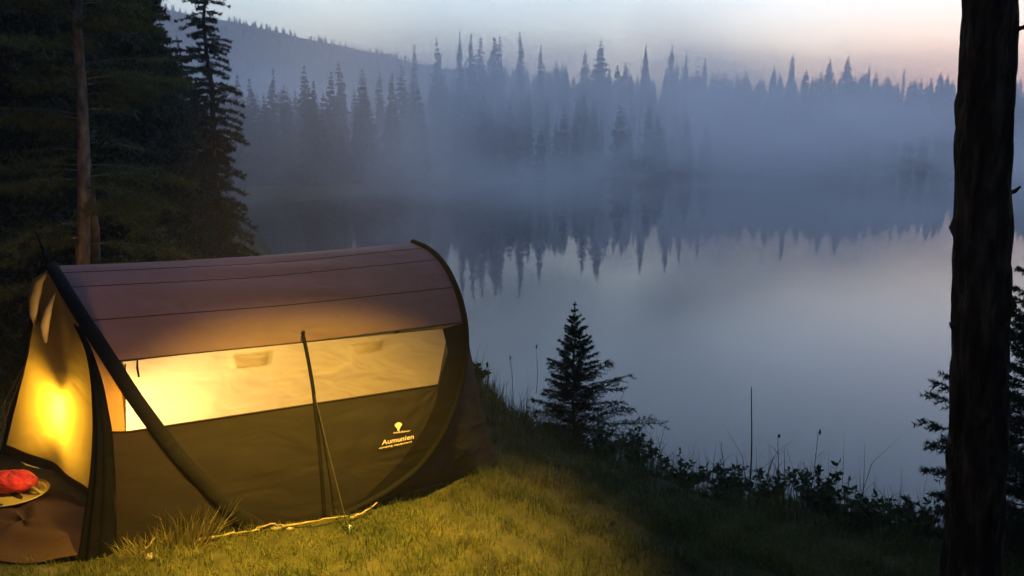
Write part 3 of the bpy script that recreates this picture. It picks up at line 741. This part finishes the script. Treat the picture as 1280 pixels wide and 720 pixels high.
# small spruce on the bank
tree_thing('young_spruce', 'young dark spruce on the bank edge with its tip against the lake', tuple(at_z(716, 556, -.28)),
    dict(seed=5, H=1.22, R=.53, z0=.03, whorls=26, per=6, twigs=10, needles=26, nl=.024, nw=.003, droop=.14, pw=1.15, jitter=.28, tr=.017, sub=.36, gap=.12, limb_r=.004, up=.22, asym=lambda a, f: 1 + .35 * math.cos(a) * (1 - f)), 'bark')
# right spruce behind the trunk
tree_thing('spruce_tree', 'dark spruce at the right edge showing its branch tips past the big trunk', tuple(at_z(1288, 700, -.15)),
    dict(seed=8, H=2.25, R=.70, z0=.03, whorls=26, per=7, twigs=15, needles=28, nl=.03, nw=.004, droop=.14, pw=.95, jitter=.25, tr=.03, sub=.34, gap=.06, limb_r=.006, up=.2), 'bark')

# big trunk on the right
tb = at_z(1208, 812); 
def big_trunk():
    n, m = 56, 170
    r = np.random.default_rng(4); g = []
    Hh = 7.0
    ridge = r.uniform(-1, 1, (m + 1, n)); 
    for _ in range(3): ridge = (ridge + np.roll(ridge, 1, 0) * .9) / 1.9
    kn = [(r.integers(0, n), r.uniform(.5, 3.2), r.uniform(.012, .03)) for _ in range(34)]
    for i in range(m + 1):
        z = -.2 + Hh * i / m; R0 = .114 - .009 * z + .05 * math.exp(-(z + .2) * 5)
        row = []
        for k in range(n + 1):
            kk = k % n; a = 2 * PI * kk / n
            rr_ = R0 + .011 * ridge[i, kk] + .004 * math.sin(a * 9 + z * 3) + .003 * math.sin(a * 17 - z * 7) + .008 * math.sin(z * 2.3 + a)
            for kq, kz, ka in kn:
                da = min(abs(kk - kq), n - abs(kk - kq)); dz = (z - kz) / .03
                if abs(dz) < 3 and da < 5: rr_ += ka * math.exp(-da * da / 3 - dz * dz)
            row.append((rr_ * math.cos(a) - .066 * z + .006 * math.sin(z * 1.6), rr_ * math.sin(a), z))
        g.append(row)
    mb = MB(); mb.grid(g); return mb
t = thing('pine_tree', 'big dark rough-barked trunk in the foreground at the right', 'tree', tuple(tb))
big_trunk().build('trunk', M['bark'], t)
trk, V, F = conifer(seed=9, H=3.6, R=1.6, z0=.02, whorls=10, per=5, twigs=8, needles=10, nl=.10, nw=.008, droop=.2, tr=.05, limb_r=.02, up=.2)
V[:, 2] += 6.0; V[:, 0] -= .4; link('crown', np_mesh('crown', V, F, M['needle']), t)
mb = MB(); mb.v = [(x - .4, y, z + 6.0) for x, y, z in trk.v]; mb.f = trk.f; mb.build('limbs', M['bark'], t)
for z, ln, sd in ((2.62, .05, 1), (2.0, .035, 1), (1.45, .03, -1)):
    x0 = -.066 * z + sd * (.114 - .009 * z - .02); mb = MB(); mb.tube([(x0, 0, z), (x0 + sd * (.02 + ln * .5), -.01, z + .01), (x0 + sd * (.02 + ln), -.015, z + .03)], [.014, .009, .004], 6); mb.build('branch_stub', M['bark'], t)

# ------------------------------------------------------------------ grass
def in_tent(x, y):
    px_ = x - tc0[0]; py_ = y - tc0[1]; u = px_ * ta[0] + py_ * ta[1]; v = px_ * tn[0] + py_ * tn[1]
    a = (np.abs(v) < TW - .0) & (u > -.55) & (u < .55)
    b = (u >= .55) & (u < 1.0) & (np.abs(v) < TW * .55)
    # near left part of base and the porch
    c = (u <= -.5) & (u > -1.15) & (v > -.52 - .02 * 0) & (v < TW)
    d = (u <= -.4) & (u > -.85) & (v > -TW) & (v < TW)
    return a | b | c | d
def blades(P, h, w, r, bend=.5):
    n = len(P); a = r.uniform(0, 2 * PI, n); b = r.uniform(0, 2 * PI, n)
    side = np.stack([np.cos(a), np.sin(a), np.zeros(n)], -1); ln = np.stack([np.cos(b), np.sin(b), np.zeros(n)], -1)
    bd = (r.uniform(.1, 1, n) * bend)[:, None]; h = h[:, None]; w = w[:, None]
    up = np.array([0, 0, 1.0])
    m = P + up * h * .55 + ln * h * bd * .3; t = P + up * h * (1 - .35 * bd) + ln * h * bd
    V = np.stack([P - side * w, P + side * w, m + side * w * .7, m - side * w * .7, t], 1).reshape(-1, 3)
    i = np.arange(n)[:, None] * 5
    F = np.concatenate([i + [0, 1, 2], i + [0, 2, 3], i + [3, 2, 4]], 1).reshape(-1, 3)
    return V, F
r = np.random.default_rng(21)
n = 330000
D = 2.9 * (14 / 2.9) ** (r.random(n) ** 1.15); px = r.uniform(-160, 1440, n)
X = (px - 640) / FPX * D * 1.02; Y = D
d = lake_dist(X, Y); keep = (d > .25) & (~in_tent(X, Y)) 
dens = .62 + .4 * wob(X, Y, 3.1) + .75 * wob(X, Y, 14, 3)
keep &= r.random(n) < dens
dzz = Y * Fw[1] - 2.2 * Fw[2]; gx = 640 + FPX * X / dzz; gy = 360 + FPX * (2.2 * Up[2] - Y * Up[1]) / dzz
keep &= ~((gx < 112) & (gy > 578) & (gy < 696))
X, Y, d = X[keep], Y[keep], d[keep]; Z = height(X, Y) - .006
edge = np.exp(-np.clip(d - .5, 0, 9) * 1.1)
clump = np.clip(.45 + .8 * wob(X, Y, 4.3, 2) + .6 * wob(X, Y, 13, 1), .0, 1.5)
h = (.022 + .035 * clump + .17 * edge * r.random(len(X)) ** 1.5 + .03 * (X > -.3) * r.random(len(X))) * r.uniform(.6, 1.4, len(X)) * (1 + .05 * Y)
w = (.0013 + .0006 * r.random(len(X))) * (.6 + .13 * Y)
h = h * (1 + 1.1 * sm(.25, .8, wob(X, Y, 5.3, 5)) * r.random(len(X)))
V, F = blades(np.stack([X, Y, Z], -1), h, w, r, 1.0)
tag(link('grass', np_mesh('grass', V, F, M['grass'])), 'short mossy grass of the bank, lit yellow in front of the tent', kind='stuff')
# taller reeds and grass at the water's edge
n = 14000
D = 3.6 * (13 / 3.6) ** r.random(n); px = r.uniform(560, 1400, n); X = (px - 640) / FPX * D; Y = D; d = lake_dist(X, Y)
k = (d > -.1) & (d < 1.7) & (wob(X, Y, 1.7) > -.35); X, Y = X[k], Y[k]
V, F = blades(np.stack([X, Y, height(X, Y) - .01], -1), r.uniform(.15, .42, len(X)) * (1 + .7 * (r.random(len(X)) > .93)), r.uniform(.0018, .0035, len(X)), r, .55)
tag(link('shore_grass', np_mesh('shore_grass', V, F, M['leaf'])), 'tall dark grass fringing the bank above the water', kind='stuff')

# tufts of long dry grass by the tent
def tuft(label, loc, n, H, R, mat, group=None, spread=1.0, lean=(0, 0), name='grass_tuft', wd=.0022):
    rr_ = np.random.default_rng(int(abs(loc[0]) * 1000) + n)
    a = rr_.uniform(0, 2 * PI, n); q = R * np.sqrt(rr_.random(n)); P = np.stack([q * np.cos(a), q * np.sin(a), np.full(n, -.01)], -1)
    V, F = blades(P, H * rr_.uniform(.45, 1.1, n), np.full(n, wd), rr_, .5 * spread)
    V[:, 0] += lean[0] * V[:, 2]; V[:, 1] += lean[1] * V[:, 2]
    V[:, 0] += V[:, 2] * (np.repeat(P[:, 0], 5)) / R * .5 * spread; V[:, 1] += V[:, 2] * (np.repeat(P[:, 1], 5)) / R * .5 * spread
    o = link(name, np_mesh(name, V, F, mat), None, tuple(loc)); tag(o, label, 'grass tuft', group); return o
M['dry'] = simple('dry_grass', [(.10, .095, .03), (.24, .20, .08)], 12, .7, transl=.35)
tuft('tall dry grass tuft lit yellow against the lower end of the diagonal tent pole', at_z(238, 676), 420, .26, .13, M['dry'], 'tufts at the tent base', lean=(.25, 0))
tuft('lower grass tuft left of the tall one at the tent base', at_z(196, 688), 260, .17, .13, M['dry'], 'tufts at the tent base', lean=(-.1, 0))
tuft('thin dry grass tuft where the black door flap meets the grass', at_z(172, 698), 90, .14, .10, M['dry'], 'tufts at the tent base')
# sticks
def stick(label, pts, r0, seed):
    P = [np.array(p) for p in pts]; rr_ = np.random.default_rng(seed); out = []
    for a, b in zip(P[:-1], P[1:]):
        for s in np.linspace(0, 1, 7)[:-1]: out.append(a * (1 - s) + b * s + rr_.normal(size=3) * r0 * .35)
    out.append(P[-1]); o0 = out[0].copy(); out = [p - o0 for p in out]
    mb = MB(); mb.tube(out, list(np.linspace(r0, r0 * .45, len(out))), 7); k = len(out) // 2
    o = mb.build('fallen_stick', M['twig']); o.location = tuple(o0); tag(o, label, 'stick', 'sticks along the tent base')
stick('pale fallen stick on the grass below the diagonal pole foot', [at_z(248, 676, .02), at_z(285, 668, .025), at_z(325, 662, .03)], .010, 1)
stick('bent brown twig along the middle of the tent base', [at_z(320, 662, .03), at_z(338, 655, .045), at_z(356, 657, .02)], .007, 2)
stick('long pale stick lying along the tent base beside the strap foot', [at_z(352, 658, .025), at_z(390, 652, .04), at_z(434, 645, .03)], .008, 3)
stick('short light stick pointing up at the right end of the tent base', [at_z(438, 648, .02), at_z(455, 640, .035), at_z(472, 628, .05)], .009, 4)
stick('dark crooked twig leaning on the tall tuft', [at_z(176, 694, .02), at_z(184, 684, .06), at_z(194, 672, .08)], .007, 5)
def rock(label, loc, s, seed):
    rr_ = np.random.default_rng(seed); mb = MB(); ph = rr_.uniform(0, 6, 6)
    mb.grid([[((1 + .18 * math.sin(3 * b + ph[0]) + .1 * math.sin(5 * a + ph[1])) * s * math.cos(a) * math.cos(b), (1 + .15 * math.sin(2 * b + ph[2])) * s * .8 * math.cos(a) * math.sin(b), s * .55 * math.sin(a) * (1 + .15 * math.sin(4 * b + ph[3]))) for b in np.linspace(0, 2 * PI, 19)] for a in np.linspace(-PI / 2, PI / 2, 11)])
    o = mb.build('stone', M['stone']); o.location = tuple(loc); tag(o, label, 'stone', 'stones at the tent base')
rock('small grey stone between the sticks at the middle of the tent base', at_z(345, 660, .01), .03, 1)
rock('tiny stone right beside the small one at the tent base', at_z(362, 660, .01), .022, 2)
rock('stone half hidden under the left grass tuft by the door flap', at_z(188, 696, .01), .035, 3)

# ------------------------------------------------------------------ bank plants
def plant(name, label, loc, H, R, stems, leaves, ls, seed, group, mat='leaf'):
    rr_ = np.random.default_rng(seed); t = thing(name, label, 'plant', tuple(loc), group)
    sm_ = MB(); A, B = [], []
    for k in range(stems):
        a = rr_.uniform(0, 2 * PI); q = rr_.uniform(.2, 1); hh = H * rr_.uniform(.5, 1.05)
        P = [np.array([R * q * math.cos(a) * s ** 1.3, R * q * math.sin(a) * s ** 1.3, hh * s]) for s in np.linspace(0, 1, 6)]
        sm_.tube(P, [.004 * (1 - .7 * s) for s in np.linspace(0, 1, 6)], 4)
        for j in range(leaves):
            s = rr_.uniform(.15, 1) * 5; i = min(int(s), 4); A.append(P[i] * (1 - s + i) + P[i + 1] * (s - i))
    sm_.build('stems', M['stalk'], t)
    A = np.array(A); n = len(A); d = rr_.normal(size=(n, 3)); d[:, 2] = np.abs(d[:, 2]) * .6; d /= np.linalg.norm(d, axis=1, keepdims=True)
    w = np.cross(d, rr_.normal(size=(n, 3))); w /= np.linalg.norm(w, axis=1, keepdims=True); L = ls * rr_.uniform(.6, 1.3, (n, 1))
    V = np.stack([A, A + d * L * .5 + w * L * .26, A + d * L, A + d * L * .5 - w * L * .26], 1).reshape(-1, 3)
    link('foliage', np_mesh('foliage', V, np.arange(4 * n).reshape(-1, 4), M[mat]), t); return t
G = 'low plants along the bank edge'
for q, (px, py, z, H, R, lab) in enumerate([
    (597, 478, -.05, .16, .16, 'small dark plant at the right foot of the tent, against the lake'), (655, 488, -.08, .28, .22, 'pale-leaved plant on the bank edge left of the young spruce'),
    (684, 500, -.1, .26, .20, 'leafy plant tucked against the left side of the young spruce'), (752, 585, -.2, .34, .25, 'dark leafy plant under the right branches of the young spruce'),
    (706, 532, -.15, .26, .24, 'low tangled plant in front of the young spruce'), (738, 556, -.15, .28, .24, 'low tangled plant at the front right foot of the young spruce'), (768, 566, -.2, .30, .24, 'dark leafy plant hanging over the bank behind the right side of the young spruce'), (795, 600, -.25, .36, .26, 'dark leafy plant halfway between the young spruce and the tall dead stalk'), (850, 622, -.25, .34, .28, 'low bush on the bank left of the tall dead stalk'),
    (905, 640, -.2, .33, .28, 'low bush at the foot of the tall dead stalk'), (960, 648, -.2, .36, .28, 'low bush on the bank right of the tall dead stalk'),
    (1020, 668, -.2, .32, .30, 'low bush on the dark bank midway to the big trunk'), (1085, 690, -.2, .26, .28, 'low bush in the dip of the bank before the big trunk'), (1140, 680, -.15, .34, .28, 'low bush just left of the big trunk')]):
    big = .85 if px > 740 else 1.0; b0 = at_z(px, py, z); b0[2] = hz(b0[0], b0[1]) - .01; plant('bush', lab, b0, H * big, R * big, 22, 44, .042, 50 + q, G)
def dead_stalk(label, px, py0, py1, z, lean=0, head=None, r0=.004, side=0):
    b = at_z(px, py0, z); tip = at_y(px + lean, py1, b[1]); hh = tip - b
    t = thing('dry_stalk', label, 'dry stalk', tuple(b), 'dry stalks on the bank')
    mb = MB(); mb.tube([hh * s + np.array([.012 * math.sin(s * 4), 0, 0]) for s in np.linspace(0, 1, 8)], [r0 * (1 - .55 * s) for s in np.linspace(0, 1, 8)], 6)
    for k in range(side):
        s = .45 + .5 * k / max(1, side); sd = 1 if k % 2 else -1; q = hh * s
        mb.tube([q, q + np.array([.03 * sd, 0, .04]), q + np.array([.07 * sd, .01, .06])], [r0 * .5, r0 * .4, r0 * .2], 4)
    mb.build('stem', M['stalk'], t)
    if head:
        mb = MB(); mb.lathe([(0, -head), (r0 * 1.8, -head * .6), (r0 * 2.4, 0), (r0 * 1.6, head * .7), (0, head)], tuple(hh), 8); mb.build('seed_head', M['seedhead'], t)
dead_stalk('tall straight dead stalk standing against the blue water', 934, 640, 484, -.2, 7, None, .0065)
dead_stalk('thin dry stalk with a round seed head left of the young spruce', 670, 492, 433, -.08, 1, .02, .003)
dead_stalk('short dry stalk with a curled head between tent and young spruce', 640, 486, 447, -.06, -2, .018, .003)
dead_stalk('forked dry stalk right of the tall dead stalk', 968, 648, 545, -.2, 6, .015, .0035, 3)
dead_stalk('thin leaning stalk with a small head over the dark bushes', 1003, 655, 540, -.2, 22, .02, .003, 2)
dead_stalk('short stalk just left of the tall dead stalk', 905, 640, 552, -.2, -2, None, .003, 2)
dead_stalk('low stalk with a seed head before the big trunk', 1052, 672, 598, -.2, 10, .018, .003, 1)
dead_stalk('dark bottlebrush stalk at the right foot of the tent', 609, 482, 456, -.05, 0, .03, .005)
dead_stalk('thin stalk rising right of the young spruce', 826, 612, 545, -.25, -2, None, .003, 1)

# ------------------------------------------------------------------ haze and mist
def box(name, lo, hi, mat):
    mb = MB(); x0, y0, z0 = lo; x1, y1, z1 = hi
    mb.add([(x0, y0, z0), (x1, y0, z0), (x1, y1, z0), (x0, y1, z0), (x0, y0, z1), (x1, y0, z1), (x1, y1, z1), (x0, y1, z1)], [(3, 2, 1, 0), (4, 5, 6, 7), (0, 1, 5, 4), (1, 2, 6, 5), (2, 3, 7, 6), (3, 0, 4, 7)])
    return mb.build(name, mat, None, False)
def haze_mat():
    m, nt, out = new_mat('haze_air')
    p = N(nt, 'ShaderNodeVolumePrincipled', Density=HAZE_D, Anisotropy=.2); p.inputs['Color'].default_value = (.93, .92, 1, 1)
    nt.links.new(p.outputs[0], out.inputs['Volume']); return m
HAZE_D = .0023
tag(box('haze', (-750, -750, -5), (750, 750, 76), haze_mat()), 'pale blue dusk haze over the lake and forest', kind='stuff')
def mist_mat():
    m, nt, out = new_mat('lake_mist')
    tc = N(nt, 'ShaderNodeTexCoord')
    g = N(nt, 'ShaderNodeTexGradient', _gradient_type='SPHERICAL'); nt.links.new(tc.outputs['Object'], g.inputs[0])
    ge = N(nt, 'ShaderNodeNewGeometry'); mp = N(nt, 'ShaderNodeMapping'); mp.inputs['Scale'].default_value = (1, .6, 1.7); nt.links.new(ge.outputs['Position'], mp.inputs[0])
    nz = N(nt, 'ShaderNodeTexNoise', Scale=.055, Detail=3, Distortion=.6); nt.links.new(mp.outputs[0], nz.inputs['Vector'])
    mr = N(nt, 'ShaderNodeMapRange'); mr.inputs[1].default_value = .38; mr.inputs[2].default_value = .66; nt.links.new(nz.outputs['Fac'], mr.inputs[0])
    mu = N(nt, 'ShaderNodeMath', _operation='MULTIPLY'); nt.links.new(g.outputs['Fac'], mu.inputs[0]); nt.links.new(mr.outputs[0], mu.inputs[1])
    m2 = N(nt, 'ShaderNodeMath', _operation='MULTIPLY'); nt.links.new(mu.outputs[0], m2.inputs[0]); m2.inputs[1].default_value = MIST_D
    p = N(nt, 'ShaderNodeVolumePrincipled', Anisotropy=.15); p.inputs['Color'].default_value = (.92, .94, 1, 1)
    nt.links.new(m2.outputs[0], p.inputs['Density']); nt.links.new(p.outputs[0], out.inputs['Volume']); return m
MIST_D = .085
mm = mist_mat()
def mist(px, D, z, sx, sy, sz):
    dx = ray(px, 178); mb = MB()
    mb.lathe([(.0001, -1)] + [(math.cos(a), math.sin(a)) for a in np.linspace(-PI / 2 + .15, PI / 2 - .15, 14)] + [(.0001, 1)], n=24)
    o = mb.build('mist', mm, None, True); o.location = (dx[0] / dx[1] * D, D, z); o.scale = (sx, sy, sz); return o
tag(mist(745, 62, 4.5, 25, 17, 12), 'thick column of pale mist rising off the middle of the lake', kind='stuff')
tag(mist(1050, 98, 1.0, 62, 14, 4.5), 'low bank of mist lying on the water before the right far shore', kind='stuff')
tag(mist(400, 48, .5, 26, 13, 10), 'thin mist drifting over the dark left bay behind the tent', kind='stuff')
tag(mist(700, 112, .5, 130, 66, 14.5), 'wide layer of mist filling the far forest below the spires', kind='stuff')

# ------------------------------------------------------------------ world, sun, camera
SUN_EL, SUN_AZ = -1.3, 31   # azimuth clockwise from +Y
w = bpy.data.worlds.new('World'); bpy.context.scene.world = w; w.use_nodes = True
nt = w.node_tree; bg = nt.nodes['Background']
sk = nt.nodes.new('ShaderNodeTexSky'); sk.sky_type = 'NISHITA'; sk.sun_disc = False
sk.sun_elevation = rad(SUN_EL); sk.sun_rotation = rad(SUN_AZ); sk.air_density = 1.0; sk.dust_density = 1.8; sk.ozone_density = 1.55
nt.links.new(sk.outputs[0], bg.inputs[0]); bg.inputs[1].default_value = .15
sl = bpy.data.lights.new('sun', 'SUN'); sl.energy = .01; sl.angle = rad(3); sl.color = (1, .72, .5)
s_o = bpy.data.objects.new('sun', sl); C.objects.link(s_o)
a = rad(SUN_AZ); e = rad(max(SUN_EL, 4)); sd = Vector((math.sin(a) * math.cos(e), math.cos(a) * math.cos(e), math.sin(e)))
s_o.rotation_euler = (-sd).to_track_quat('-Z', 'Y').to_euler(); s_o.location = sd * 50
cam = bpy.data.cameras.new('camera'); cam.sensor_width = 36; cam.lens = 36 * FPX / 1280; cam.clip_end = 5000; cam.clip_start = .05
co = bpy.data.objects.new('camera', cam); C.objects.link(co); co.location = tuple(CAM); co.rotation_euler = (PI / 2 - PITCH, 0, 0)
sc = bpy.context.scene; sc.camera = co
sc.render.engine = 'CYCLES'
sc.view_settings.view_transform = 'Standard'; sc.view_settings.look = 'None'; sc.view_settings.gamma = 1; sc.view_settings.exposure = 4.85
cy = sc.cycles
cy.max_bounces = 8; cy.diffuse_bounces = 4; cy.glossy_bounces = 3; cy.transmission_bounces = 4; cy.volume_bounces = 1; cy.transparent_max_bounces = 8
cy.use_denoising = True; cy.denoiser = 'OPENIMAGEDENOISE'; cy.sample_clamp_indirect = 4; cy.use_adaptive_sampling = True; cy.adaptive_threshold = .02
cy.volume_step_rate = 2; cy.volume_max_steps = 64; cy.caustics_reflective = False; cy.caustics_refractive = False
